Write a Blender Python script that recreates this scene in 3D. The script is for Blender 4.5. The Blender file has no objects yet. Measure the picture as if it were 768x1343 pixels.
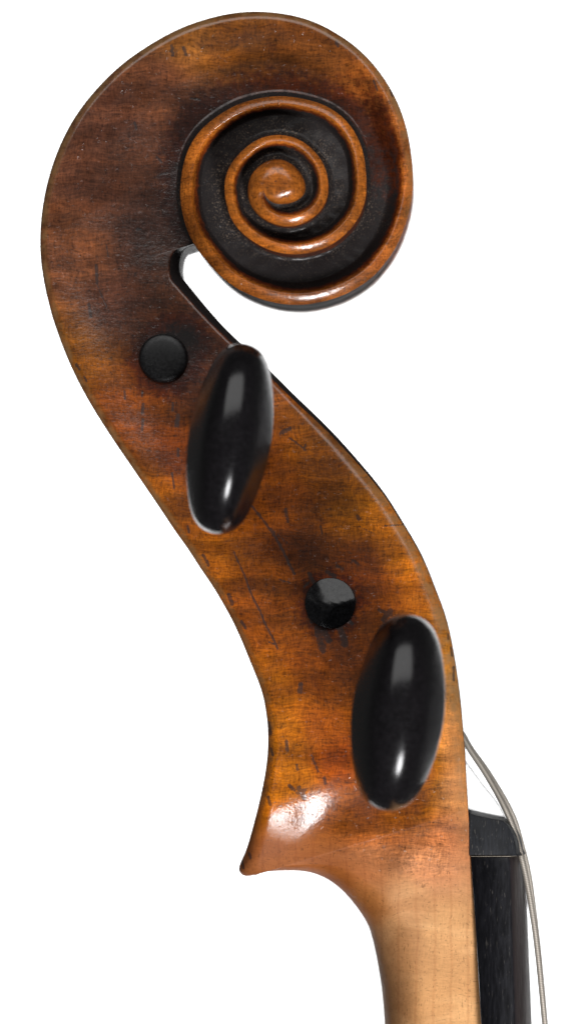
import bpy, math, random
import numpy as np
from mathutils import Vector

random.seed(4); rng = np.random.default_rng(4)
scene = bpy.context.scene

# ------------------------------------------------------------------ scale
# traced measures are in tenths of a millimetre ("u"): 1 u = 0.0001 m in the plane of the pegbox cheek
K = 1e-4
D = 0.80            # lens to pegbox cheek
YREF = 0.011        # cheek plane lies at y = -YREF, centre plane of the violin at y = 0
CX, CY = 600.0, 842.0   # foot of the lens axis, in u

# ------------------------------------------------------------------ camera
cam_d = bpy.data.cameras.new('camera'); cam = bpy.data.objects.new('camera', cam_d)
scene.collection.objects.link(cam); scene.camera = cam
cam.location = (0, -(D + YREF), 0); cam.rotation_euler = (math.radians(90), 0, 0)
cam_d.sensor_fit = 'VERTICAL'; cam_d.sensor_height = 24; cam_d.sensor_width = 24
cam_d.lens = 24 * D / (1343 * K)
cam_d.shift_x = (384 - CX) / 1343.0; cam_d.shift_y = (CY - 671.5) / 1343.0
cam_d.clip_start = 0.01; cam_d.clip_end = 20
cam_d.dof.use_dof = True; cam_d.dof.focus_distance = D - 0.001; cam_d.dof.aperture_fstop = 9

# ------------------------------------------------------------------ studio light
world = bpy.data.worlds.new('World'); scene.world = world; world.use_nodes = True
world.node_tree.nodes['Background'].inputs[0].default_value = (1, 1, 1, 1)
world.node_tree.nodes['Background'].inputs[1].default_value = 0.05

def area(name, loc, target, sx, sy, power, col=(1, 1, 1)):
    l = bpy.data.lights.new(name, 'AREA'); l.shape = 'RECTANGLE'; l.size = sx; l.size_y = sy
    l.energy = power; l.color = col
    o = bpy.data.objects.new(name, l); scene.collection.objects.link(o); o.location = loc
    o.rotation_euler = (Vector(target) - Vector(loc)).to_track_quat('-Z', 'Y').to_euler()
    return o
area('softbox_high', (-0.05, -0.92, 0.84), (-0.05, 0, 0.45), 1.2, 0.95, 10, (1, .995, .985))
area('softbox_low', (0.20, -0.55, -0.50), (-0.02, 0, 0.0), 0.17, 0.28, 6.8, (.985, .985, 1)).data.shape = 'ELLIPSE'
area('backdrop_lamp_a', (-0.40, 0.08, -0.03), (-0.30, 0.5, -0.03), 0.12, 0.5, 3.1)
area('backdrop_lamp_b', (0.40, 0.08, -0.03), (0.30, 0.5, -0.03), 0.12, 0.5, 3.1)

vs = scene.view_settings
vs.view_transform = 'Standard'; vs.look = 'None'; vs.exposure = 0.12; vs.gamma = 1; vs.use_curve_mapping = False
scene.cycles.max_bounces = 6; scene.cycles.use_denoising = True

# ------------------------------------------------------------------ helpers
ROOT_LOC = Vector(((590 - CX) * K, 0, (CY - 1790) * K))
def wx(u, h):   # traced u -> metres at half width h (metres) in front of the centre plane
    return (np.asarray(u, float) - CX) * K * (D + YREF - h) / D
def wz(v, h):
    return (CY - np.asarray(v, float)) * K * (D + YREF - h) / D
def W(u, v, y):
    return Vector((float(wx(u, -y)), y, float(wz(v, -y))))
def lin(c):
    c = np.asarray(c, float) / 255.0
    return np.where(c <= 0.04045, c / 12.92, ((c + 0.055) / 1.055) ** 2.4)
def sstep(a, b, x):
    t = np.clip((np.asarray(x, float) - a) / (b - a), 0, 1); return t * t * (3 - 2 * t)
def spline(x, y, q):
    x = np.asarray(x, float); y = np.asarray(y, float); n = len(x); h = np.diff(x)
    A = np.eye(n); r = np.zeros(n)
    for i in range(1, n - 1):
        A[i, i - 1] = h[i - 1]; A[i, i] = 2 * (h[i - 1] + h[i]); A[i, i + 1] = h[i]
        r[i] = 6 * ((y[i + 1] - y[i]) / h[i] - (y[i] - y[i - 1]) / h[i - 1])
    m = np.linalg.solve(A, r); i = np.clip(np.searchsorted(x, q) - 1, 0, n - 2); t = q - x[i]
    return (y[i] + t * ((y[i + 1] - y[i]) / h[i] - h[i] * (2 * m[i] + m[i + 1]) / 6) + t * t * m[i] / 2
            + t ** 3 * (m[i + 1] - m[i]) / (6 * h[i]))
def gsmooth(a, s):
    r = int(s * 4) + 1; k = np.exp(-0.5 * (np.arange(-r, r + 1) / s) ** 2); k /= k.sum()
    p = np.concatenate([2 * a[0] - a[r:0:-1], a, 2 * a[-1] - a[-2:-r - 2:-1]])
    return np.convolve(p, k, 'valid')
def segdist(px, py, a, b):
    ax, ay = a; bx, by = b; dx, dy = bx - ax, by - ay; L = dx * dx + dy * dy
    t = np.clip(((px - ax) * dx + (py - ay) * dy) / L, 0, 1) if L > 0 else 0
    return np.hypot(px - ax - t * dx, py - ay - t * dy)

root = bpy.data.objects.new('violin', None); scene.collection.objects.link(root)
root.location = ROOT_LOC; root.empty_display_size = 0.01
root['label'] = 'old brown violin head with spiral scroll, black pegs and bare maple neck'
root['category'] = 'violin'

def mesh_obj(name, verts, faces, material, parent=root, attrs=None, smooth=True):
    """verts (n,3) metres in the world; faces: (m,4) array or list of index tuples"""
    v = np.asarray(verts, float)
    base = ROOT_LOC
    me = bpy.data.meshes.new(name)
    v = v - np.array(base)
    if isinstance(faces, np.ndarray):
        me.vertices.add(len(v)); me.vertices.foreach_set('co', v.astype(np.float32).ravel())
        m = len(faces); me.loops.add(m * 4); me.polygons.add(m)
        me.loops.foreach_set('vertex_index', faces.astype(np.int32).ravel())
        me.polygons.foreach_set('loop_start', np.arange(0, m * 4, 4, dtype=np.int32))
        me.polygons.foreach_set('loop_total', np.full(m, 4, dtype=np.int32))
        me.update(calc_edges=True); me.validate()
    else:
        me.from_pydata([tuple(p) for p in v], [], faces); me.update()
    me.polygons.foreach_set('use_smooth', np.full(len(me.polygons), smooth, dtype=bool))
    for k, a in (attrs or {}).items():
        a = np.asarray(a, np.float32)
        if a.ndim == 1:
            at = me.attributes.new(k, 'FLOAT', 'POINT'); at.data.foreach_set('value', a)
        else:
            at = me.attributes.new(k, 'FLOAT_VECTOR', 'POINT'); at.data.foreach_set('vector', a.ravel())
    me.materials.append(material)
    o = bpy.data.objects.new(name, me); scene.collection.objects.link(o); o.parent = parent
    return o

# ------------------------------------------------------------------ node helper
class N:
    def __init__(s, name):
        s.m = bpy.data.materials.new(name); s.m.use_nodes = True; s.t = s.m.node_tree
        s.bsdf = s.t.nodes['Principled BSDF']
    def n(s, kind, **kw):
        x = s.t.nodes.new('ShaderNode' + kind)
        for k, v in kw.items(): setattr(x, k, v)
        return x
    def put(s, sock, v):
        if isinstance(v, bpy.types.NodeSocket): s.t.links.new(v, sock)
        elif isinstance(v, tuple) and sock.type == 'RGBA' and len(v) == 3: sock.default_value = (*v, 1)
        else: sock.default_value = v
    def set(s, **kw):
        for k, v in kw.items(): s.put(s.bsdf.inputs[k.replace('_', ' ')], v)
    def attr(s, name, out='Fac'):
        return s.n('Attribute', attribute_name=name).outputs[out]
    def mul_v(s, v, vec):
        x = s.n('VectorMath', operation='MULTIPLY'); s.put(x.inputs[0], v); s.put(x.inputs[1], vec); return x.outputs[0]
    def add_v(s, v, vec):
        x = s.n('VectorMath', operation='ADD'); s.put(x.inputs[0], v); s.put(x.inputs[1], vec); return x.outputs[0]
    def noise(s, v, scale=1.0, detail=3, rough=0.5, dist=0.0, out='Fac'):
        x = s.n('TexNoise'); s.put(x.inputs['Vector'], v); s.put(x.inputs['Scale'], scale)
        s.put(x.inputs['Detail'], detail); s.put(x.inputs['Roughness'], rough); s.put(x.inputs['Distortion'], dist)
        return x.outputs[out]
    def voro(s, v, scale=1.0, feature='F1', rand=1.0):
        x = s.n('TexVoronoi', feature=feature); s.put(x.inputs['Vector'], v); s.put(x.inputs['Scale'], scale)
        s.put(x.inputs['Randomness'], rand); return x.outputs['Distance']
    def math(s, op, a, b=0.0, c=None, clamp=False):
        x = s.n('Math', operation=op, use_clamp=clamp); s.put(x.inputs[0], a); s.put(x.inputs[1], b)
        if c is not None: s.put(x.inputs[2], c)
        return x.outputs[0]
    def rng(s, v, a, b, c=0.0, d=1.0, kind='SMOOTHSTEP'):
        x = s.n('MapRange', interpolation_type=kind, clamp=True)
        for i, q in enumerate((v, a, b, c, d)): s.put(x.inputs[i], q)
        return x.outputs[0]
    def mix(s, f, a, b, blend='MIX'):
        x = s.n('Mix', data_type='RGBA', blend_type=blend, clamp_factor=True)
        s.put(x.inputs[0], f); s.put(x.inputs[6], a); s.put(x.inputs[7], b); return x.outputs[2]
    def gain(s, col, f):   # colour * scalar
        x = s.n('VectorMath', operation='SCALE'); s.put(x.inputs[0], col); s.put(x.inputs[3], f); return x.outputs[0]
    def bump(s, h, strength, dist, normal=None):
        x = s.n('Bump'); s.put(x.inputs['Height'], h); x.inputs['Strength'].default_value = strength
        x.inputs['Distance'].default_value = dist
        if normal is not None: s.put(x.inputs['Normal'], normal)
        return x.outputs[0]

# ------------------------------------------------------------------ materials
def maple_material():
    n = N('old_varnished_maple')
    P = n.attr('trace', 'Vector'); tint = n.attr('tint', 'Vector')
    black = n.attr('black'); wear = n.attr('wear'); nick = n.attr('nick'); varn = n.attr('varnish')
    wob = n.noise(P, 0.02, 3, 0.5, out='Color')
    Pw = n.add_v(P, n.mul_v(n.add_v(wob, (-.5, -.5, -.5)), (22., 22., 22.)))
    cloud = n.noise(P, 0.016, 6, 0.62)
    col = n.gain(tint, n.math('ADD', n.math('MULTIPLY', n.rng(cloud, 0.30, 0.72, -.40, .36, 'LINEAR'), n.math('ADD', n.math('MULTIPLY', varn, .85), .15)), 1.0))
    # curl of the maple: soft bands lying across the cheek
    flame = n.noise(n.mul_v(Pw, (0.0035, 0.034, 0.01)), 1.0, 2, 0.5)
    fl = n.rng(flame, 0.40, 0.60, 0.0, 1.0)
    col = n.mix(n.math('MULTIPLY', n.rng(fl, 0, .55, .55, 0, 'LINEAR'), varn), col, n.mix(1.0, col, (.52, .46, .42), 'MULTIPLY'))
    col = n.mix(n.math('MULTIPLY', n.rng(fl, .5, 1, 0, .55, 'LINEAR'), varn), col, n.mix(1.0, col, (1.45, 1.32, 1.1), 'MULTIPLY'))
    # red-brown clots of varnish
    clot = n.rng(n.noise(P, 0.045, 5, 0.65, 0.6), 0.5, 0.72)
    col = n.mix(n.math('MULTIPLY', n.math('MULTIPLY', clot, .6), varn), col, n.mix(1.0, col, (.55, .46, .42), 'MULTIPLY'))
    soot = n.rng(n.noise(n.mul_v(P, (1., 1.5, 1.)), 0.11, 6, 0.75, 0.3), 0.54, 0.66)
    col = n.mix(n.math('MULTIPLY', n.math('MULTIPLY', soot, .50), varn), col, n.mix(1.0, col, (.36, .32, .32), 'MULTIPLY'))
    gold = n.rng(n.noise(n.mul_v(P, (.03, .06, .03)), 1.0, 5, 0.7), 0.56, 0.72)
    col = n.mix(n.math('MULTIPLY', n.math('MULTIPLY', gold, .5), varn), col, n.mix(1.0, col, (1.5, 1.45, 1.2), 'MULTIPLY'))
    # fibre: fine silky streaks one way on the head, the other way on the neck
    fib_h = n.noise(n.mul_v(Pw, (0.05, 0.42, 0.3)), 1.0, 3, 0.65)
    fib_v = n.noise(n.mul_v(Pw, (0.42, 0.06, 0.3)), 1.0, 3, 0.65)
    fib = n.math('ADD', n.math('MULTIPLY', fib_h, .55), n.math('MULTIPLY', fib_v, .45))
    col = n.gain(col, n.math('ADD', 1.0, n.math('MULTIPLY', n.rng(fib, 0.36, 0.64, -.55, .52, 'LINEAR'), n.math('ADD', .26, n.math('MULTIPLY', n.math('MULTIPLY', varn, varn), .74)))))
    # pores: tiny dark flecks
    pore = n.rng(n.noise(n.mul_v(Pw, (0.62, 0.16, 0.3)), 1.0, 1, 0.5), 0.64, 0.74)
    pore2 = n.rng(n.noise(n.mul_v(Pw, (0.16, 0.5, 0.3)), 1.0, 1, 0.5), 0.65, 0.75)
    col = n.mix(n.math('MULTIPLY', n.math('MAXIMUM', pore, pore2), n.math('ADD', .55, n.math('MULTIPLY', varn, .15))), col, n.gain(col, .28))
    # year rings on the bare neck
    ring = n.n('TexWave', wave_type='BANDS', bands_direction='X', wave_profile='SIN')
    n.put(ring.inputs['Vector'], n.mul_v(n.add_v(P, n.mul_v(wob, (9., 0., 0.))), (1.0, 0.06, 0.3))); n.put(ring.inputs['Scale'], 0.0140)
    n.put(ring.inputs['Distortion'], 1.2); n.put(ring.inputs['Detail'], 2.0); n.put(ring.inputs['Detail Scale'], 0.6)
    bare = n.math('SUBTRACT', 1.0, varn, clamp=True)
    rl = n.rng(ring.outputs['Fac'], 0.90, 1.0)
    col = n.mix(n.math('MULTIPLY', n.math('MULTIPLY', rl, bare), .22), col, n.mix(1.0, col, (.60, .42, .34), 'MULTIPLY'))
    curl = n.noise(n.mul_v(Pw, (0.006, 0.022, 0.01)), 1.0, 2, 0.5)
    col = n.mix(n.math('MULTIPLY', n.rng(curl, .40, .54, .46, 0), bare), col, n.mix(1.0, col, (.72, .62, .52), 'MULTIPLY'))
    # worn arrises
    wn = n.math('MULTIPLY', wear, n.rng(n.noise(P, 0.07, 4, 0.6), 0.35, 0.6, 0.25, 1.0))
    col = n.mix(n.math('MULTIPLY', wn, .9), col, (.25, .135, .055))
    # lamp-black in the volute and grime by the beads
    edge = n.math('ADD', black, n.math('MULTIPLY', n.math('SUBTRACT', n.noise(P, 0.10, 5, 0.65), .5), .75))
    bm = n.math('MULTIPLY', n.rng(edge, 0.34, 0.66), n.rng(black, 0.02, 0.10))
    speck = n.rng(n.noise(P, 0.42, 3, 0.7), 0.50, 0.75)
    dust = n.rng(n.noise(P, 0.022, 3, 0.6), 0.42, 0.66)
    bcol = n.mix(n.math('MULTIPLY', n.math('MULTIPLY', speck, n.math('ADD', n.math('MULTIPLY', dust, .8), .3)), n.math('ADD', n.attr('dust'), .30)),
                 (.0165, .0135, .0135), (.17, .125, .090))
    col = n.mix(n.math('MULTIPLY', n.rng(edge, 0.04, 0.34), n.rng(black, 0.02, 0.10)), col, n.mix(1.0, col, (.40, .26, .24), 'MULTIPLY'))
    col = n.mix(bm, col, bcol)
    nk = n.math('MULTIPLY', n.rng(n.math('ADD', nick, n.math('MULTIPLY', n.math('SUBTRACT', n.noise(n.mul_v(P, (1.6, .8, 1.)), 0.24, 4, 0.7), .5), 1.9)), .45, .75), n.rng(nick, .03, .2))
    col = n.mix(n.math('MULTIPLY', nk, .72), col, (.024, .021, .021))
    n.set(Base_Color=col)
    # gloss
    rv = n.rng(n.noise(P, 0.05, 4, 0.6), .3, .7, .30, .46)
    rough = n.math('ADD', n.math('MULTIPLY', rv, n.math('ADD', n.math('MULTIPLY', varn, 1.0), 0)), n.math('MULTIPLY', bare, .55))
    rough = n.math('ADD', rough, n.math('MULTIPLY', bm, .16))
    n.set(Roughness=rough, Specular_IOR_Level=n.math('SUBTRACT', .16, n.math('MULTIPLY', bm, .05)))
    coat = n.math('MULTIPLY', varn, n.math('SUBTRACT', 1.0, n.math('MULTIPLY', bm, .8)))
    n.set(Coat_Weight=n.math('MULTIPLY', coat, .7), Coat_Roughness=n.rng(n.noise(P, 0.09, 3, 0.6), .35, .7, .05, .12))
    # relief
    pit = n.rng(n.noise(P, 0.16, 3, 0.6), 0.26, 0.36)
    hgt = n.math('ADD', n.math('MULTIPLY', fib, .9), n.math('MULTIPLY', pit, .8))
    hgt = n.math('ADD', hgt, n.math('MULTIPLY', n.noise(P, 0.03, 3, 0.5), 2.0))
    hgt = n.math('SUBTRACT', hgt, n.math('MULTIPLY', nick, .5))
    b = n.bump(hgt, 0.40, 0.00004)
    n.put(n.bsdf.inputs['Normal'], b); n.put(n.bsdf.inputs['Coat Normal'], n.bump(n.math('ADD', hgt, n.math('ADD', n.math('MULTIPLY', n.noise(P, .17, 4, .65), 2.2), n.math('MULTIPLY', pit, 1.6))), 0.32, 0.00005))
    return n.m

def ebony_material(name, tone, rough, coat, fleck, axis='Z', pore_scale=1.0, spec=.4, relief=.25):
    n = N(name)
    tc = n.n('TexCoord').outputs['Object']
    st = {'Z': (9000., 9000., 1300.), 'Y': (9000., 1300., 9000.)}[axis]
    P = n.mul_v(tc, tuple(q * pore_scale for q in st))
    g = n.noise(n.mul_v(P, (.3, .3, .3)), 1.0, 4, .6)
    col = n.mix(n.rng(g, .35, .7), tuple(.62 * q for q in tone), tuple(1.5 * q for q in tone))
    fl = n.rng(n.noise(P, .55, 2, .6), .62, .74)
    col = n.mix(n.math('MULTIPLY', fl, fleck), col, (.16, .145, .13))
    col = n.mix(n.attr('worn'), col, (.034, .026, .026))
    n.set(Base_Color=col, Roughness=n.rng(g, .3, .7, rough * .85, rough * 1.2), Specular_IOR_Level=spec,
          Coat_Weight=coat, Coat_Roughness=.06)
    n.put(n.bsdf.inputs['Normal'], n.bump(n.noise(P, .4, 3, .6), relief, .00003))
    return n.m

def string_material():
    n = N('silver_wound_string')
    a = n.attr('along')
    s = n.math('SINE', n.math('MULTIPLY', a, 2 * math.pi / 2.3))
    n.set(Base_Color=n.mix(n.rng(s, -1, 1), (.30, .265, .225), (.50, .45, .39)), Metallic=.45, Roughness=.45)
    n.put(n.bsdf.inputs['Normal'], n.bump(s, .3, .00004))
    return n.m

def plain(name, col, rough, metal=0.0, amount=.25, scale=900.):
    n = N(name); tc = n.n('TexCoord').outputs['Object']
    g = n.noise(tc, scale, 4, .6)
    n.set(Base_Color=n.gain(n.mix(0.0, col, col), n.rng(g, .3, .7, 1 - amount, 1 + amount, 'LINEAR')), Roughness=rough, Metallic=metal)
    return n.m

MAPLE = maple_material()
PEG = ebony_material('polished_peg_ebony', (.0065, .0058, .0066), .19, .0, .0, 'Y', 1.0, .33, .03)
PEG_END = ebony_material('dull_peg_end', (.006, .0058, .0066), .42, .0, .10, 'Y', 1.0, .35)
PEG_CUT = ebony_material('knife_cut_peg_end', (.006, .006, .007), .30, .0, .05, 'Y', 1.0, .4)
BOARD = ebony_material('fingerboard_ebony', (.0070, .0070, .0090), .45, .0, .28, 'Z', 1.0, .25)
NUTM = ebony_material('nut_ebony', (.013, .014, .017), .6, .0, .55, 'Z', 1.3, .3)
STRING = string_material()
GLUE = plain('pale_glue_line', (.30, .26, .21), .6, 0, .4, 4000.)
GUT = plain('bright_steel_wire', (.5, .48, .45), .35, .9)

# ------------------------------------------------------------------ backdrop (white paper hung behind)
bn = N('white_paper'); bn.set(Base_Color=(.86, .86, .86), Roughness=.9)
bv = [(x * .24, y, z * .28 - .03) for y in (.50, .51) for x, z in ((-1, -1), (1, -1), (1, 1), (-1, 1))]
bf = [(0, 1, 2, 3), (7, 6, 5, 4), (0, 4, 5, 1), (1, 5, 6, 2), (2, 6, 7, 3), (3, 7, 4, 0)]
bme = bpy.data.meshes.new('backdrop'); bme.from_pydata(bv, [], bf); bme.materials.append(bn.m)
bo = bpy.data.objects.new('backdrop', bme); scene.collection.objects.link(bo); bo['kind'] = 'structure'

# ------------------------------------------------------------------ traced curves of the head
EYE = (362.3, 238.4)
RIDGE = [(345.7,250.1),(348.6,257.9),(358.4,265.3),(374,266.1),(389.6,260.8),(398.4,252),(399.4,238.4),(393.5,225.7),(381.8,214),(366.2,207.7),(350.5,210),(336.9,218.8),(327.1,232.5),(324.2,248.1),
 (328.1,267.7),(338.8,281.3),(354.5,291.1),(372,296),(391.6,294),(409.1,285.2),(422.8,271.6),(429.6,254),(429.6,236.4),(424.8,216.9),(413,199.3),(395.5,184.6),(375.9,177.4),(356.4,176.8),(336.9,182.7),(319.3,195.4),(303.7,213),(294.9,234.5),(294.3,252),
 (297,268),(301,282),(314.6,302.3),(331.6,315.9),(348.5,325.2),(365,330.5),(385.4,332.8),(410.8,329.4),(432.8,320.9),(454.8,304),(468.3,287),(476.8,268.5),(480,248),(479.3,228.3),(476.8,204.6),(468.3,179.2),(451.4,155.5),(427.7,138.6),(402.3,130.2),(376.9,126),(360,125.5),(340,128.5),(314.6,135.2),(289.2,148.8),(263.9,169),(248.6,191.1),(240.2,214.8),(236.8,238.5),(236,260),
 (238.5,276),(242.7,293.9),(252,315.9),(268.9,339.6),(285.9,358.2),(306.2,375.1),(331.6,387.8),(360,396.5),(377,398.8),(402.3,398.8),(427.7,393.7),(453,385.3),(478.5,370),(490,361.6),(502.6,346.5),(514.5,330.8),(524.6,312.2),(533,288.5),(538.5,268),(541.3,244.6),(540.3,219.2),(536.5,188),(527,150),(511.4,115.8),(489.5,84.5),(464.5,59.5),(436.3,40.7),(408.2,26.6),(380,19),(340,14.5),(305.6,16.4),(274.4,23.4),(235,37),(196,58.6),(157,86),(126,117),(98.6,152),(75,199),(59.5,250),(53.7,289),(52.7,328),(55.8,360),(61.6,389),(70.6,421.6),(82.8,455),(94,484)]
_r = np.array(RIDGE); _dx = _r[:, 0] - EYE[0]; _dy = EYE[1] - _r[:, 1]
_phi = np.degrees(np.unwrap(np.arctan2(_dy, _dx))); _phi += 215 - _phi[0]
_phi[1:] = np.maximum.accumulate(_phi[1:])
_rad = np.hypot(_dx, _dy); PH0 = 215.0
PHQ = np.arange(215, _phi[-1], 0.5); RQ = gsmooth(spline(_phi, _rad, PHQ), 8)
def R(phi): return np.interp(phi, PHQ, RQ)
PH1 = PH0 + 360; PHE = 1638.0

RUNGS = [((249,300),(54.7,352)),((256,311),(56.6,364)),((259,318),(57.9,371)),((252,320.5),(59,377)),((245.5,322),(60.3,384)),((240,325.5),(62.5,392)),((235.8,334),(65.6,405)),((234,350),(72.6,428)),((241,367),(90.2,474)),((263,394),(116,525)),((290,425),(148,576)),((314,448.6),(178,620)),((358,490),(214,673)),((384,516),(230,697)),((410,541),(245,718)),((436,567),(260,741)),((474,609.5),(280,771)),((505,648.5),(297,800)),((531,690),(313,832)),((552,726.7),(328,868)),((569,768),(338,893)),((583,806),(345,915)),((591,838),(349,938)),((599,885),(351,965)),((604,926),(350,993)),((607.5,965),(345,1027)),((609.5,989),(337,1062)),((611,1020),(327,1098)),((612,1035),(318.6,1122)),((612.5,1045),(312,1136.5)),((613,1052),(310.8,1144)),((613.3,1058),(316,1150.5)),((613.6,1064),(337,1147.5)),((614,1070),(357,1145)),((614.5,1077),(377,1144.6)),((615,1085),(397,1146)),((616,1100),(417.5,1152)),((617,1118),(434.7,1162)),((618,1137),(452,1177.6)),((619.5,1160),(466,1195)),((621,1182),(477.7,1213)),((623,1210),(486,1236)),((625.5,1255),(493.5,1272)),((627.5,1292),(498,1300)),((630.5,1343),(502,1343)),((637,1460),(509,1460)),((655.5,1790),(528,1790))]
_pe = math.radians(PHE)
RUNGS.insert(0, tuple((EYE[0] + q * math.cos(_pe), EYE[1] - q * math.sin(_pe)) for q in (float(R(PHE - 360)) - 3.5, float(R(PHE)))))
_I = np.array([a for a, b in RUNGS], float); _O = np.array([b for a, b in RUNGS], float)
_seg = np.maximum(np.hypot(*np.diff(_I, axis=0).T), np.hypot(*np.diff(_O, axis=0).T)); _cum = np.concatenate([[0], np.cumsum(_seg)])
def rung_param(i): return np.interp(i, np.arange(len(_cum)), _cum)

STEP = 1.6
def volute_phis(a, b):
    out = [a]
    while out[-1] < b: out.append(out[-1] + math.degrees(STEP / max(R(out[-1]), 24)))
    out[-1] = b; return np.array(out)
pa = volute_phis(PH0, PH1); pb = volute_phis(PH1, PHE)
qs = np.arange(STEP, _cum[-1], STEP); ri = np.interp(qs, _cum, np.arange(len(_cum)))   # fractional rung index
PHI = np.concatenate([pa, pb, PHE + 20 * np.clip(ri / 3, 0, 1)]); RI = np.concatenate([pa * 0 - 1, pb * 0 - 1, ri])
SQ = np.concatenate([pa * 0 - 1, pb * 0 - 1, qs]); na, nb, nr = len(pa), len(pb), len(qs); NS = na + nb + nr
ang = np.radians(PHI)
O = np.stack([EYE[0] + R(PHI) * np.cos(ang), EYE[1] - R(PHI) * np.sin(ang)], 1)
inset = 1.5 + 2 * sstep(1585, 1638, PHI)
Ri = np.where(PHI < PH1 - 1e-6, 0, R(PHI - 360) - inset); Ri[:na] = 0
I = np.stack([EYE[0] + Ri * np.cos(ang), EYE[1] - Ri * np.sin(ang)], 1)
for c in (0, 1):
    O[na + nb:, c] = spline(_cum, _O[:, c], qs); I[na + nb:, c] = spline(_cum, _I[:, c], qs)
    for A in (O, I):
        A[na:, c] = gsmooth(A[na:, c], 2.2)

def prof(vol, rung):
    """value per station from (phi, v) knots on the volute and (rung index, v) knots below it"""
    a = np.interp(PHI, [k for k, _ in vol], [v for _, v in vol])
    b = np.interp(SQ, [float(rung_param(k + 3)) for k, _ in rung], [v for _, v in rung])
    out = np.where(RI < 3, a, b); out[na:] = gsmooth(out[na:], 10)
    k0 = na + nb + int(np.searchsorted(ri, 20)); out2 = gsmooth(out[k0:], 34); f = sstep(0, 60, np.arange(len(out2))); out[k0:] = out[k0:] * (1 - f) + out2 * f
    return out
H = prof([(215,20.3),(575,20.3),(640,19.8),(720,19.2),(810,18.6),(900,17.9),(990,17.1),(1080,16),(1170,14.6),(1260,13.2),(1350,11),(1440,8.8),(1530,7.9),(1620,8.3),(1658,8.55)],
         [(0,8.55),(9,10.1),(17,11.8),(25,13.3),(30,13.3),(35,12.6),(40,11.9),(43,11.9)]) * 1e-3
w = prof([(215,14),(575,17),(630,17),(720,12.5),(810,12),(900,13.5),(990,16),(1080,16),(1170,13.5),(1260,20),(1350,20),(1440,14),(1530,11),(1620,12),(1658,12)], [(0,12),(43,12)])
gd = prof([(215,0),(575,0),(640,1.7),(720,2.0),(1290,2.2),(1350,2.3),(1440,1.9),(1530,1.0),(1620,.5),(1658,.48)], [(0,.48),(18,0),(43,0)]) * 1e-3
gw = prof([(215,10),(575,12),(1290,15),(1350,18),(1440,26),(1530,60),(1620,60),(1658,60)], [(0,60),(43,60)])
rho = prof([(215,14),(300,20),(540,22),(640,16),(720,12),(810,12),(900,13),(990,16),(1080,15),(1170,13),(1260,19),(1350,20),(1440,13),(1530,11),(1620,12),(1658,12)],
           [(0,12),(20,13),(24,18),(27,26),(30,38),(33,46),(37,54),(41,58),(43,60)])
dr = prof([(215,.1),(300,1.8),(540,1.9),(640,.8),(720,.65),(990,.8),(1170,.65),(1260,.9),(1350,.95),(1440,.8),(1530,.8),(1620,1.0),(1658,1.0)],
          [(0,1.0),(20,1.2),(24,1.8),(27,3.2),(30,5.5),(33,7.5),(37,10.2),(41,11.8),(43,11.9)]) * 1e-3
fil = prof([(215,0),(575,0),(660,.7),(1290,.9),(1440,1.0),(1600,.9),(1658,0)], [(0,0),(43,0)]) * 1e-3
wI = prof([(215,0),(1640,0),(1658,10)], [(0,12),(3,17),(6,16),(8,12),(10,12),(14,18),(22,18),(27,6),(43,3)])
dI = prof([(215,0),(1640,0),(1658,1.0)], [(0,1.2),(3,2.6),(6,2.4),(9,1.5),(14,1.1),(22,1.0),(26,.4),(29,.02),(43,.0)]) * 1e-3
flute = prof([(215,0),(1285,0),(1320,.7),(1500,1.0),(1658,1.3)], [(0,1.3),(20,1.6),(25,.8),(28,.2),(32,0),(43,0)]) * 1e-3
cav = prof([(215,0),(1658,0)], [(0,0),(9,0),(10,.25),(12,.5),(20,.62),(23.4,.5),(24.0,.0),(43,0)])
parab = prof([(215,0),(560,0),(640,1),(1440,1),(1658,.85)], [(0,.85),(22,.9),(29,0),(43,0)])
# the neck root hollows where pegbox turns into neck
L = np.hypot(*(O - I).T)

NA1, NA2, NA3 = 72, 104, 34
q1 = np.linspace(0, 1, NA1) ** 1.5; q2 = np.linspace(0, 1, NA2 + 1)[1:]; q3 = np.linspace(0, 1, NA3 + 1)[1:]
eA = np.minimum(44, .42 * L)[:, None]; eB = np.minimum(24, .16 * L)[:, None]; Lc = L[:, None]
E = np.concatenate([eA * q1, eA + (Lc - eA - eB) * q2, Lc - eB + eB * q3], 1)     # distance from the outer edge
NE = E.shape[1]; T = E / np.maximum(Lc, 1e-6)
def col(a): return a[:, None]
def face_height(E, Lc):
    uu = O[:, 0:1] + (I - O)[:, 0:1] * E / np.maximum(Lc, 1e-6); vv = O[:, 1:2] + (I - O)[:, 1:2] * E / np.maximum(Lc, 1e-6)
    hf = (8.3 + 5.0 * np.clip((.5 * uu + .866 * vv - 300) / 780, 0, 1)) * 1e-3
    kf = (sstep(1590, 1640, PHI) * sstep(30, 25, RI))[:, None]
    h = col(H) * (1 - kf) + hf * kf
    k = np.clip(1 - E / col(rho), 0, 1); pv = col(parab); rd = 1 - np.sqrt(np.maximum(0, 1 - k ** 2)); h -= col(dr) * (rd * (1 - pv) + (.8 * k * k + .2 * rd) * pv)
    st = col(w) * .66
    h -= col(gd) * sstep(0, 1, (E - st) / col(gw))
    d = Lc - E                                                # distance from the inner edge
    h += col(fil) * np.clip(1 - d / 11, 0, 1) ** 2
    kk = np.clip(1 - d / np.maximum(col(wI), .01), 0, 1); h -= col(dI) * (.75 * kk * kk + .25 * (1 - np.sqrt(np.maximum(0, 1 - kk ** 2))))
    dome = (RI < 0) & (PHI < PH1 + 1e-6) & (np.arange(NS) < na)
    h[dome] += .0006 * np.clip(1 - ((Lc - E)[dome] / 42) ** 2, 0, 1)
    return h
h_near = face_height(E, Lc)
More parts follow.
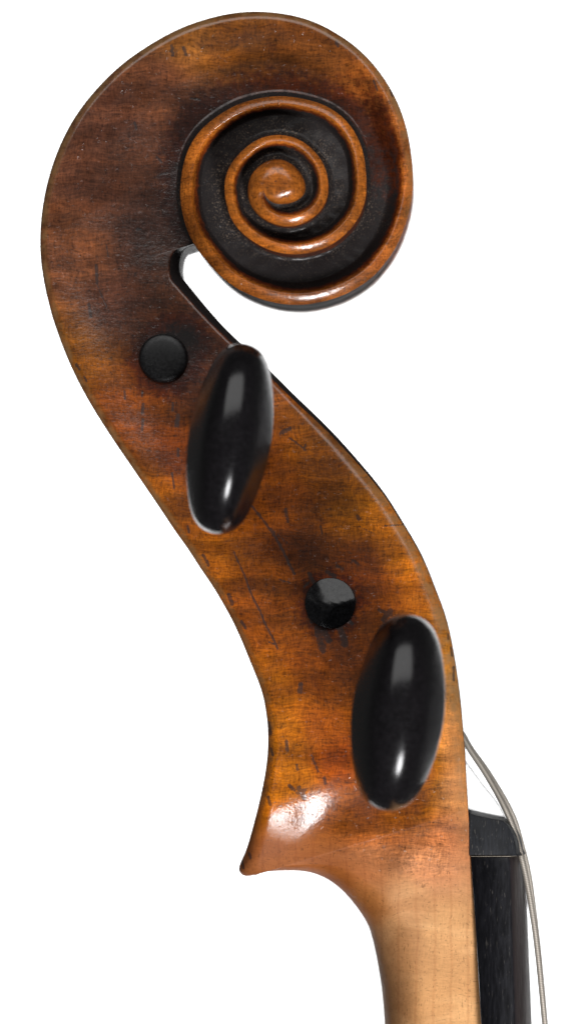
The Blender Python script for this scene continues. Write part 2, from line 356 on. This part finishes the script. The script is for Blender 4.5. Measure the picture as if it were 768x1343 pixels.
U = O[:, 0:1] + (I - O)[:, 0:1] * T; V = O[:, 1:2] + (I - O)[:, 1:2] * T
# saddle between cheek and neck: the cheek dips under the pegs' end before it rises on the neck root
def blob(u, v, cu, cv, su, sv, a):
    c, s = math.cos(a), math.sin(a); x = (u - cu) * c + (v - cv) * s; y = -(u - cu) * s + (v - cv) * c
    return np.exp(-.5 * ((x / su) ** 2 + (y / sv) ** 2))
def quint(t):
    t = np.clip(t, 0, 1); return t ** 3 * (t * (6 * t - 15) + 10)
low = sstep(22, 27, RI)[:, None]
h_near -= low * (.0021 - .0010 * sstep(390, 485, U)) * quint((V + 46 * np.tanh((U - 400) / 95) - 1012) / 112)
h_near += low * .0008 * blob(U, V, 352, 1062, 42, 56, 0)
h_near += 0.00003 * (np.sin(U * .043 + V * .031) + np.sin(U * .027 - V * .049 + 1.3)) * sstep(0, 20, E)
arc = np.concatenate([np.arange(na), np.arange(nb) + 7, np.zeros(nr)]) * STEP
gm = (np.clip(gd / .0018, 0, 1) * sstep(1440, 1380, PHI) * (RI < 0))[:, None] * sstep(1.0, 1.8, E / col(w))
h_near += gm * .000016 * (np.sin(arc[:, None] / 4.3 + E * .12 + 2 * np.sin(arc[:, None] / 31)) + 1.3 * np.sin(arc[:, None] / 7.7 - E * .21 + 2. + 3 * np.sin(arc[:, None] / 47)))
h_near = np.maximum(h_near, 2e-5)

# ---- assemble cross-sections: near face (inner to outer), wall, far face (outer to inner), front
hE = h_near[:, 0]
nom = H                                  # nominal height used to place the trace in space
XI = wx(I[:, 0], nom); ZI = wz(I[:, 1], nom); XO = wx(O[:, 0], nom); ZO = wz(O[:, 1], nom)
near = np.stack([col(XO) + col(XI - XO) * T, -h_near, col(ZO) + col(ZI - ZO) * T], 2)[:, ::-1]
fi = np.unique(np.concatenate([np.arange(0, NE, 5), [NE - 1]]))
far = near[:, ::-1][:, fi].copy(); far[..., 1] *= -1
tx = np.gradient(XO); tz = np.gradient(ZO); tl = np.hypot(tx, tz) + 1e-12
nx, nz = -tz / tl, tx / tl
sgn = np.sign((XO - XI) * nx + (ZO - ZI) * nz); nx *= sgn; nz *= sgn
WV = np.linspace(-1, 1, 22)[1:-1]
fl = (1 - WV ** 4) * (1 - .75 * np.exp(-(WV / .28) ** 2))
wall = np.stack([col(XO) - col(nx * flute) * fl, col(hE) * WV, col(ZO) - col(nz * flute) * fl], 2)
hI = h_near[:, -1]
FV = np.array([-1, -.8, -.62, -.60, -.56, -.5, -.25, 0, .25, .5, .56, .60, .62, .8, 1]); FC = np.array([0, 0, 0, .03, .8, 1, 1, 1, 1, 1, .8, .03, 0, 0, 0])
cd = cav[:, None] * FC[None]
front = np.stack([col(XI) + col(XO - XI) * cd, col(hI) * FV[::-1], col(ZI) + col(ZO - ZI) * cd], 2)

# ---- surface attributes on the near grid (in the same inner-to-outer order)
U, V, E2, D2 = U[:, ::-1], V[:, ::-1], E[:, ::-1], (Lc - E)[:, ::-1]
TINTS = [(150,150,(86,50,37)),(300,60,(114,64,25)),(250,45,(140,85,40)),(120,250,(82,47,34)),(100,330,(98,56,36)),(150,400,(78,44,33)),(190,300,(68,40,32)),(100,460,(122,70,25)),(170,540,(102,53,25)),(230,600,(98,49,22)),(200,640,(127,73,25)),(280,740,(132,76,22)),(330,800,(122,66,20)),(380,650,(122,66,28)),(420,620,(132,76,32)),(470,660,(152,92,30)),(520,720,(152,90,28)),(480,750,(132,69,30)),(380,720,(97,51,22)),(350,760,(102,56,22)),(400,880,(117,63,25)),(360,900,(142,83,25)),(370,960,(152,91,25)),(420,950,(120,65,35)),(380,1020,(158,94,20)),(440,1000,(132,66,25)),(450,860,(94,50,28)),(590,900,(165,105,50)),(592,960,(190,120,68)),(595,1040,(195,125,75)),(560,1020,(132,76,25)),(540,1055,(120,66,25)),(480,1060,(128,70,42)),(430,1075,(130,72,34)),(420,1120,(150,87,44)),(340,1120,(142,83,44)),(480,1130,(172,106,60)),(560,1138,(194,130,88)),(520,1092,(138,78,38)),(572,1088,(165,100,60)),(470,1092,(136,76,38)),(540,1180,(198,146,99)),(580,1220,(214,163,111)),(580,1300,(209,158,106)),(510,1300,(157,112,72)),(520,1230,(169,123,81)),(440,1160,(138,77,30)),(480,1190,(150,92,44)),(480,100,(120,66,30)),(500,160,(104,59,34)),(510,240,(96,55,34)),(400,60,(112,62,28)),(210,110,(86,49,33)),(80,300,(98,56,36)),(270,160,(80,46,34)),(270,500,(90,50,34)),(430,580,(128,74,40)),(330,600,(112,60,30)),(580,1420,(209,158,106))]
TU = np.array([(a, b) for a, b, _ in TINTS], float); TC = lin(np.array([c for *_, c in TINTS]))
def tint_field(u, v):
    out = np.zeros(u.shape + (3,)); ws = np.zeros(u.shape)
    for (a, b), c in zip(TU, TC):
        k = 1.0 / (((u - a) ** 2 + (v - b) ** 2) / 900. + .35) ** 2.0
        out += k[..., None] * c; ws += k
    return out / ws[..., None]
tint = tint_field(U, V)
lum = (tint * np.array([.25, .6, .15])).sum(-1, keepdims=True); sat = 1 + ((.05 + .20 * sstep(420, 620, V)) * sstep(1130, 1050, V) * (1 - .9 * sstep(560, 590, U) * sstep(840, 900, V)))[..., None]
tint = np.clip(lum + (tint - lum) * sat, .003, 1) * 1.06
tint = tint * (1 + np.array([.06, .12, .02]) * sstep(560, 420, V)[..., None])
tint = tint * (1 + np.array([-.03, .07, -.02]) * (sstep(450, 600, V) * sstep(1110, 1040, V))[..., None])
bead_tint = lin((164, 93, 31))
on_vol = sstep(1440, 1300, np.where(RI < 3, PHI, 2000))[:, None]
bead_mask = on_vol * np.where(np.arange(NS) < na, 1, 1)[:, None] * np.ones_like(U)
tint = tint * (1 - bead_mask[..., None]) + bead_tint * bead_mask[..., None]
tail = sstep(1360, 1440, PHI)[:, None] * sstep(1520, 1440, np.where(RI < 3, PHI, 2000))[:, None] * sstep(26, 12, E2)
tint = tint * (1 - tail[..., None]) + lin((165, 92, 34)) * tail[..., None]

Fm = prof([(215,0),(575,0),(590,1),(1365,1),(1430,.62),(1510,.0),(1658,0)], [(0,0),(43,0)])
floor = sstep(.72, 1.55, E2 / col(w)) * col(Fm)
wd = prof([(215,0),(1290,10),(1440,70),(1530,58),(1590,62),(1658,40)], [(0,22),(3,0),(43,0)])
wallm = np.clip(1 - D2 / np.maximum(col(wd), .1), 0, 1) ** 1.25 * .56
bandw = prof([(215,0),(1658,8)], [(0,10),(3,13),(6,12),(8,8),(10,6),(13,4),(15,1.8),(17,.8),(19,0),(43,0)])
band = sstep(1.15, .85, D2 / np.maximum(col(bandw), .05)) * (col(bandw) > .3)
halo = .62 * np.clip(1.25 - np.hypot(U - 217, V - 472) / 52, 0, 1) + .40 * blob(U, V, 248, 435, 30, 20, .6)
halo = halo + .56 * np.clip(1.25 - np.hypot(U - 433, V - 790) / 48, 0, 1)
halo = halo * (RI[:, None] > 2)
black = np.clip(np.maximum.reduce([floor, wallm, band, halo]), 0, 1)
dust = on_vol * sstep(34, 4, D2) + .4 * sstep(1300, 1420, PHI)[:, None] * sstep(26, 2, D2) * (RI[:, None] < 0)
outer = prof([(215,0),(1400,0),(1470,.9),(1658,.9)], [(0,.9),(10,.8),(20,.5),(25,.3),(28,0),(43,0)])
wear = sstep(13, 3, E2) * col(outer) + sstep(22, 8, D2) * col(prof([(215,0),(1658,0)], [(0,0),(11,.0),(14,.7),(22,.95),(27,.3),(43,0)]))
varn = prof([(215,1),(1658,1)], [(0,1),(28,1),(43,1)])[:, None] * np.ones_like(U)
vn = 1 - sstep(1085, 1150, V + 14 * np.sin(U * .021) + (470 - U) * .25)
vn2 = 1 - .55 * sstep(575, 600, U - .02 * (V - 1000)) * sstep(900, 960, V)
varn = np.where(RI[:, None] > 21, np.clip(vn, 0, 1) * vn2, varn)
varn = np.clip(varn, 0.0, 1)
nick = np.zeros_like(U)
MARKS = [((126,348),(127,371),2.4),((127,371),(140,402),1.0),((117,398),(119,415),2.4),((163,513),(164,523),1.8),((187,513),(187,520),1.4),((188,530),(187,541),2.6),((187,550),(186,564),2.4),((226,528),(226,538),2.0),((234,545),(232,558),3.6),((233,588),(234,598),2.2),((226,620),(228,640),1.8),
 ((330,663),(360,702),2.0),((360,702),(386,752),2.3),((352,690),(376,712),1.0),((307,723),(333,786),1.5),((333,786),(364,851),1.8),((469,677),(471,681),3),((463,735),(470,740),2.6),((441,742),(449,746),2.8),((368,568),(380,562),3.2),((380,574),(400,590),1.6),((400,583),(398,589),2.2),((502,812),(511,801),4.5),((497,800),(512,806),3.),((591,850),(592,860),2.2),((594,875),(595,892),2.2),((587,832),(588,838),1.8),
 ((395,898),(394,907),4.0),((389,1003),(390,1010),2.2),((408,990),(418,1012),1.8),((425,1020),(426,1027),2.8),((380,1030),(386,1036),3),((392,1034),(398,1046),4.5),((390,1040),(400,1036),3.2),((376,972),(377,984),2.6),
 ((405,752),(415,772),3.0),((398,770),(404,764),2.0),((428,750),(440,756),3.4),((416,824),(423,852),5.5),((424,826),(431,840),5),((446,824),(452,845),5.5),((404,800),(408,815),3.5),((462,775),(466,790),2.5),((456,812),(462,818),3),((240,62),(244,72),2.6),((225,60),(226,72),2.8),((176,160),(178,168),2),((490,105),(494,118),1.6),((440,55),(443,60),2.6),((511,118),(514,126),1.8),((250,128),(262,130),1.6),((205,205),(212,212),1.8),((210,228),(220,226),1.5),((180,300),(184,300),2.6),((140,320),(142,336),1.2),((100,478),(104,484),2.2),((110,494),(114,500),1.8),
 ((246,690),(248,698),2),((266,728),(274,742),2.4),((300,780),(305,792),2.8),((316,815),(322,824),2.4),((352,948),(354,962),3.0),((356,982),(358,990),2.4),((352,1045),(355,1055),2.4),((420,690),(422,700),2),((374,668),(378,684),2.6),((366,760),(380,764),1.4),((352,842),(362,846),1.2),((500,690),(530,688),1.0),((470,690),(490,700),1.0),((455,965),(465,968),1.2),((456,305),(460,302),2.2),((326,1120),(328,1126),2.4),((316,1128),(318,1140),2.0)]
Um = U + .5 * np.sin(V * .11 + U * .07); Vm = V
for a, b, r in MARKS:
    r = r * .85
    nick = np.maximum(nick, sstep(1.7 * r, .4 * r, segdist(Um, Vm, a, b)))

# ---- write meshes, split into scroll, pegbox and neck along the same grain
cut1 = na + nb + int(np.searchsorted(ri, 2.0)); cut2 = na + nb + int(np.searchsorted(ri, 36.0))
def build(name, s0, s1, with_front, cap_end=False, drop=None):
    s = slice(s0, s1)
    blocks = [near[s], wall[s], far[s]] + ([front[s]] if with_front else [])
    grid = np.concatenate(blocks, 1); S, C = grid.shape[:2]
    def fill(a, wallval, farsub, frontval):
        v = a[s]
        wv = np.broadcast_to(wallval[s][:, None], (S, wall.shape[1])) if not np.isscalar(wallval) else np.full((S, wall.shape[1]), wallval)
        parts = [v, wv, v[:, ::-1][:, fi]]
        if with_front: parts.append(np.full((S, front.shape[1]), frontval))
        return np.concatenate(parts, 1).ravel()
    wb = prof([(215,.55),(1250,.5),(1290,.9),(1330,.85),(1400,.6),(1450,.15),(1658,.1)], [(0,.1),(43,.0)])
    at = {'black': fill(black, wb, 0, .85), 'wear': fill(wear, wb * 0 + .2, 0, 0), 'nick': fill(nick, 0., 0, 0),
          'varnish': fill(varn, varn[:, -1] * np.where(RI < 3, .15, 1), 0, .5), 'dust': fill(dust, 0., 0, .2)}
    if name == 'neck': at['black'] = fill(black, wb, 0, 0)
    tr = np.concatenate([np.stack([U[s], -V[s], near[s][..., 1] * 1e4], 2)] + [np.stack([g[..., 0] / K, g[..., 2] / K, g[..., 1] / K], 2) for g in blocks[1:]], 1)
    to = tint[s]
    tt = np.concatenate([to, np.repeat(to[:, -1:], wall.shape[1], 1), to[:, ::-1][:, fi]] + ([np.repeat(to[:, :1], front.shape[1], 1)] if with_front else []), 1)
    at['trace'] = tr.reshape(-1, 3); at['tint'] = tt.reshape(-1, 3)
    idx = np.arange(S * C).reshape(S, C)
    a, b = idx[:-1], idx[1:]
    if with_front:
        a = np.concatenate([a, a[:, :1]], 1); b = np.concatenate([b, b[:, :1]], 1)
    q = np.stack([a[:, :-1], a[:, 1:], b[:, 1:], b[:, :-1]], 2)
    if drop is not None: q = np.delete(q, drop, 0)
    faces = q.reshape(-1, 4)
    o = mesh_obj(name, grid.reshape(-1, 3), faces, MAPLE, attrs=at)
    return o
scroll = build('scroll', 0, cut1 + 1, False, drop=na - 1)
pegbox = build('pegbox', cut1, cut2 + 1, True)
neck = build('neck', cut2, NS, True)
pegbox['label'] = 'scuffed amber brown pegbox with fluted back'
neck['label'] = 'bare pale maple neck below the varnished chin'

# ------------------------------------------------------------------ generic lofts
def loft(name, rings, material, parent=root, closed=True, cap=True, smooth=True, attrs=None):
    rings = np.asarray(rings, float); S, C = rings.shape[:2]
    idx = np.arange(S * C).reshape(S, C); fs = []
    for i in range(S - 1):
        for j in range(C if closed else C - 1):
            k = (j + 1) % C; fs.append((idx[i, j], idx[i, k], idx[i + 1, k], idx[i + 1, j]))
    if cap: fs += [tuple(idx[0][::-1]), tuple(idx[-1])]
    fs = [tuple(int(q) for q in f) for f in fs]
    return mesh_obj(name, rings.reshape(-1, 3), fs, material, parent, attrs, smooth)

# ------------------------------------------------------------------ fingerboard and nut
HB = .0120
def edge_u(v): return np.interp(v, [1062, 1130, 1197, 1265, 1343, 1460, 1800], [613.2, 617.2, 622.0, 626.2, 630.4, 637.0, 656.0])
def board_pt(u, v, y):
    # traced on the near side, so use the near plane's scale for the whole section
    return (float(wx(u, HB)), y, float(wz(v, HB)))
def board_section(v, inset=0.0):
    l = float(edge_u(v)) + .4; r = float(np.interp(v, [1123, 1343, 1460, 1800], [669.0, 676.0, 679.5, 690.0])); arch = 20 + (v - 1123) * .008
    hb = HB + (v - 1123) * .0000035 - inset * 1e-4
    pts = [(l, y) for y in (-hb, -hb * .3, hb * .3, hb)] + [(r - inset - 5, hb)]
    for y in np.linspace(1, -1, 45):
        a = abs(y); pts.append((r - inset + arch * (1 - a ** 2.2) - 2.2 * max(0, (a - .93) / .07) ** 2, hb * y))
    pts.append((r - inset - 5, -hb))
    return [board_pt(p, v, y) for p, y in pts]
def worn_attr(n_): return np.tile(np.array([0] * 6 + [1] * 43 + [0] * 2, float), n_)
rings = [board_section(1123.6, 2.0), board_section(1124.2, .7), board_section(1125.6, 0)] + [board_section(v) for v in np.linspace(1135, 1788, 40)]
fingerboard = loft('fingerboard', rings, BOARD, attrs={'worn': worn_attr(len(rings))})
fingerboard['label'] = 'black ebony fingerboard with arched brown edge'
def nut_section(y):
    a = abs(y) / .0119; k = (1 - min(1, a) ** 2.2); g = 11 * k
    s = 1 - 0.0
    pts = [(614.9, 1122.6), (614.6, 1100), (613.9, 1068.5 - 2 * k)]
    for t in np.linspace(0, 1, 9): pts.append((614.8 + 38 * t, 1066.8 - 2 * k + 8.6 * t + .5 * math.sin(t * 3.1) ))
    for t in np.linspace(.12, 1, 10):
        b = t * math.pi / 2 * .93
        pts.append((653 + (23 + g) * math.sin(b), 1075.5 - 2 * k + 47 * (1 - math.cos(b)) * 1.04))
    pts.append((679 + g, 1122.6))
    return [board_pt(p, q, y) for p, q in pts]
ys = np.concatenate([[-.0119, -.01186, -.0117], np.linspace(-.0114, .0114, 25), [.0117, .0119]])
nr_ = [nut_section(y) for y in ys]
def shrink_ring(r, f):
    c = np.mean(np.array(r), 0); out = []
    for p in r: out.append(tuple(c[i] + (p[i] - c[i]) * (f if i != 1 else 1) for i in range(3)))
    return out
nr_[0] = shrink_ring(nr_[0], .965); nr_[1] = shrink_ring(nr_[1], .985); nr_[-1] = shrink_ring(nr_[-1], .97)
nut = loft('nut', nr_, NUTM)
# glue line between nut and fingerboard
gs = [board_section(1122.7, -.5), board_section(1123.5, -.5)]
loft('glue_line', gs, GLUE, nut)

# ------------------------------------------------------------------ pegs
def peg_frame(base, tilt_x, tilt_z, roll):
    """base = where the axis meets the near cheek; axis runs towards the viewer"""
    ax = Vector((tilt_x, -1, tilt_z)).normalized()
    up = Vector((math.sin(roll), 0, math.cos(roll))); up = (up - ax * up.dot(ax)).normalized(); sd = ax.cross(up)
    return lambda a, s, u: base + ax * a + sd * s + up * u
def turned(f, prof_, seg=40):
    return [[tuple(f(a, r * math.cos(t), r * math.sin(t))) for t in np.linspace(0, 2 * math.pi, seg, endpoint=False)] for a, r in prof_]
def knob_rings(f, a0, length, A, B, seg=72):
    rings = []
    us = np.sin(np.linspace(0, 1, 90) * math.pi / 2); u0 = .52
    qf = np.clip((us - u0) / (1 - u0), 0, 1); qb = np.clip((u0 - us) / u0, 0, 1)
    aa = np.sqrt(np.maximum(0, 1 - .93 * qf ** 2.3 - .07 * qf ** 8)) - .64 * qb ** 2.2
    bb = (1 - .50 * qf ** 1.05) * np.sqrt(np.maximum(0, 1 - qf ** 11)) - .22 * qb
    aa = np.maximum(aa, .004); bb = np.maximum(bb, .004)
    for u, ka, kb in zip(us, aa, bb):
        mixu = float(sstep(.02, .32, u)); ring = []
        for t in np.linspace(0, 2 * math.pi, seg, endpoint=False):
            c, s_ = math.cos(t), math.sin(t)
            b = (.50 + .50 * (1 - abs(s_) ** 1.9)) * math.sqrt(max(0, 1 - abs(s_) ** 13))
            x = c * (1 - mixu) + math.copysign(b, c) * mixu if abs(c) > 1e-9 else 0
            ring.append(tuple(f(a0 + length * u, B * kb * x, A * ka * s_)))
        rings.append(ring)
    return rings
def tuning_peg(label, u, v, hc, knob_near, tilt=(0, 0), roll=0.0, end='plain', A=.0118, B=.0050, off=.0125, length=.0185):
    e = bpy.data.objects.new('tuning_peg', None); scene.collection.objects.link(e); e.parent = root; e.empty_display_size = .005
    e['label'] = label
    base = W(u, v, -hc)
    if knob_near: f = peg_frame(base, tilt[0], tilt[1], roll)
    else:
        g = peg_frame(base, 0, 0, roll); f = lambda a, s, q: g(-2 * hc - a, s, q)     # same peg, put in from the far side
    through = -(2 * hc + .0012)
    end_r = .00325
    pr = [(through, end_r * .93), (through + .0004, end_r)] if knob_near else [(through + .0009, end_r)]
    pr += [(-2 * hc, end_r + .00001), (-hc, .0035), (0, .0039), (.004, .0041), (off - .0036, .0043), (off - .0034, .0046), (off - .0030, .0049), (off - .0022, .0051), (off - .0014, .0049), (off - .0010, .0046), (off - .0008, .0045), (off, .0045)]
    sh = loft('shaft', turned(f, pr), PEG, e)
    loft('knob', knob_rings(f, off - .0004, length, A, B), PEG, e)
    if not knob_near:
        # the cut end of the peg that shows on the near cheek
        if end == 'domed':
            R0 = end_r; rr = []
            for k, (d, r) in enumerate([(.0006, 1.0), (-.0004, 1.0), (-.0009, .985), (-.00115, .95), (-.0013, .88), (-.0014, .7), (-.00146, .45), (-.0015, .2), (-.0015, .01)]):
                rr.append([tuple(base + Vector((R0 * r * math.cos(t), d, R0 * r * math.sin(t)))) for t in np.linspace(0, 2 * math.pi, 48, endpoint=False)])
            loft('peg_end', rr, PEG_END, e)
        else:
            # whittled with a knife: a few flat facets
            R0 = end_r * 1.02; planes = [((-.30, .22), .00180), ((.06, .34), .0016), ((.0, -.17), .0017), ((.24, -.37), .00190), ((-.4, -.1), .0020)]
            rr = []; seg = 96
            for r in np.linspace(1, 0.0, 40):
                ring = []
                for t in np.linspace(0, 2 * math.pi, seg, endpoint=False):
                    x, z = R0 * r * math.cos(t), R0 * r * math.sin(t)
                    ds = [h0 - (gx * x + gz * z) for (gx, gz), h0 in planes] + [.00158 - 38 * (x * x + z * z)]; d = -.00006 * math.log(sum(math.exp(-q / .00006) for q in ds)) + .00065 + .00002 * math.sin(x * 3100 + 2 * math.sin(z * 2100)) * math.sin(z * 2700 + x * 1300); ring.append(tuple(base + Vector((x, -max(.0002, d), z))))
                rr.append(ring)
            rr.insert(0, [tuple(base + Vector((R0 * math.cos(t), .0006, R0 * math.sin(t)))) for t in np.linspace(0, 2 * math.pi, seg, endpoint=False)])
            loft('peg_end', rr, PEG_CUT, e)
    return e
tuning_peg('polished black peg knob beside the domed peg end', 304, 583, .0098, True, (.025, -.0), math.radians(9), A=.0123, B=.0053)
tuning_peg('polished black peg knob nearest the fingerboard', 518, 930, .0124, True, (.025, -.01), math.radians(7), A=.0126, B=.0059)
tuning_peg('dull round black peg end below the scroll', 214.5, 470, .0092, False, roll=math.radians(-35), end='domed')
tuning_peg('faceted black peg end with a shiny chip', 433, 791, .0114, False, roll=math.radians(-25), end='cut')

# ------------------------------------------------------------------ strings
def tube(name, pts, r, material, seg=14, label=None):
    P = np.array(pts, float); c = np.concatenate([[0], np.cumsum(np.linalg.norm(np.diff(P, axis=0), axis=1))])
    n_ = int(c[-1] / .00045); q = np.linspace(0, c[-1], n_); S = np.stack([spline(c, P[:, k], q) for k in range(3)], 1)
    tg = np.gradient(S, axis=0); tg /= np.linalg.norm(tg, axis=1)[:, None]
    yv = np.array([0, 1., 0]); rings = []; al = []
    for p, t, s in zip(S, tg, q):
        b = np.cross(t, yv); b /= np.linalg.norm(b); a = np.cross(b, t)
        rings.append([p + r * (math.cos(x) * a + math.sin(x) * b) for x in np.linspace(0, 2 * math.pi, seg, endpoint=False)]); al += [s / K] * seg
    o = loft(name, rings, material, root, attrs={'along': np.array(al)})
    if label: o['label'] = label
    return o
G = [(585, 948), (598, 957), (612, 979.5), (629.5, 1006.5), (645, 1032.5), (659.5, 1060), (669.5, 1083), (677, 1108), (685.5, 1140), (693.2, 1180), (700.2, 1226), (707, 1286), (712.6, 1343), (723, 1460), (752, 1785)]
def string_path(dy, du, dv=0):
    out = []
    for i, (u, v) in enumerate(G):
        f = min(1, i / 5); y = dy * f + (dy * .55) * (1 - f)
        k = np.interp(v, [980, 1075, 1140, 1226, 1343], [.4, 1, .85, .4, .2])
        out.append(board_pt(u + 1.5 * f + du * k, v + dv * f, y))
    return out
tube('string', string_path(-.0082, 0), .00037, STRING, label='thick wound string lying over the near end of the nut')
tube('string', string_path(-.0027, 5.5, -2), .00033, STRING, label='second wound string just behind the thick one')
tube('string', string_path(.0027, 5.0, -1), .00030, STRING)
E_ = [board_pt(u, v, .0080) for u, v in [(580, 962), (596, 984), (611, 1004), (634, 1035), (656, 1064), (666, 1086), (673, 1110), (681, 1142), (691, 1182), (701, 1226), (708.5, 1286), (713, 1343), (722, 1460), (750, 1785)]]
tube('string', E_, .00010, GUT, label='thin steel string behind the wound ones')
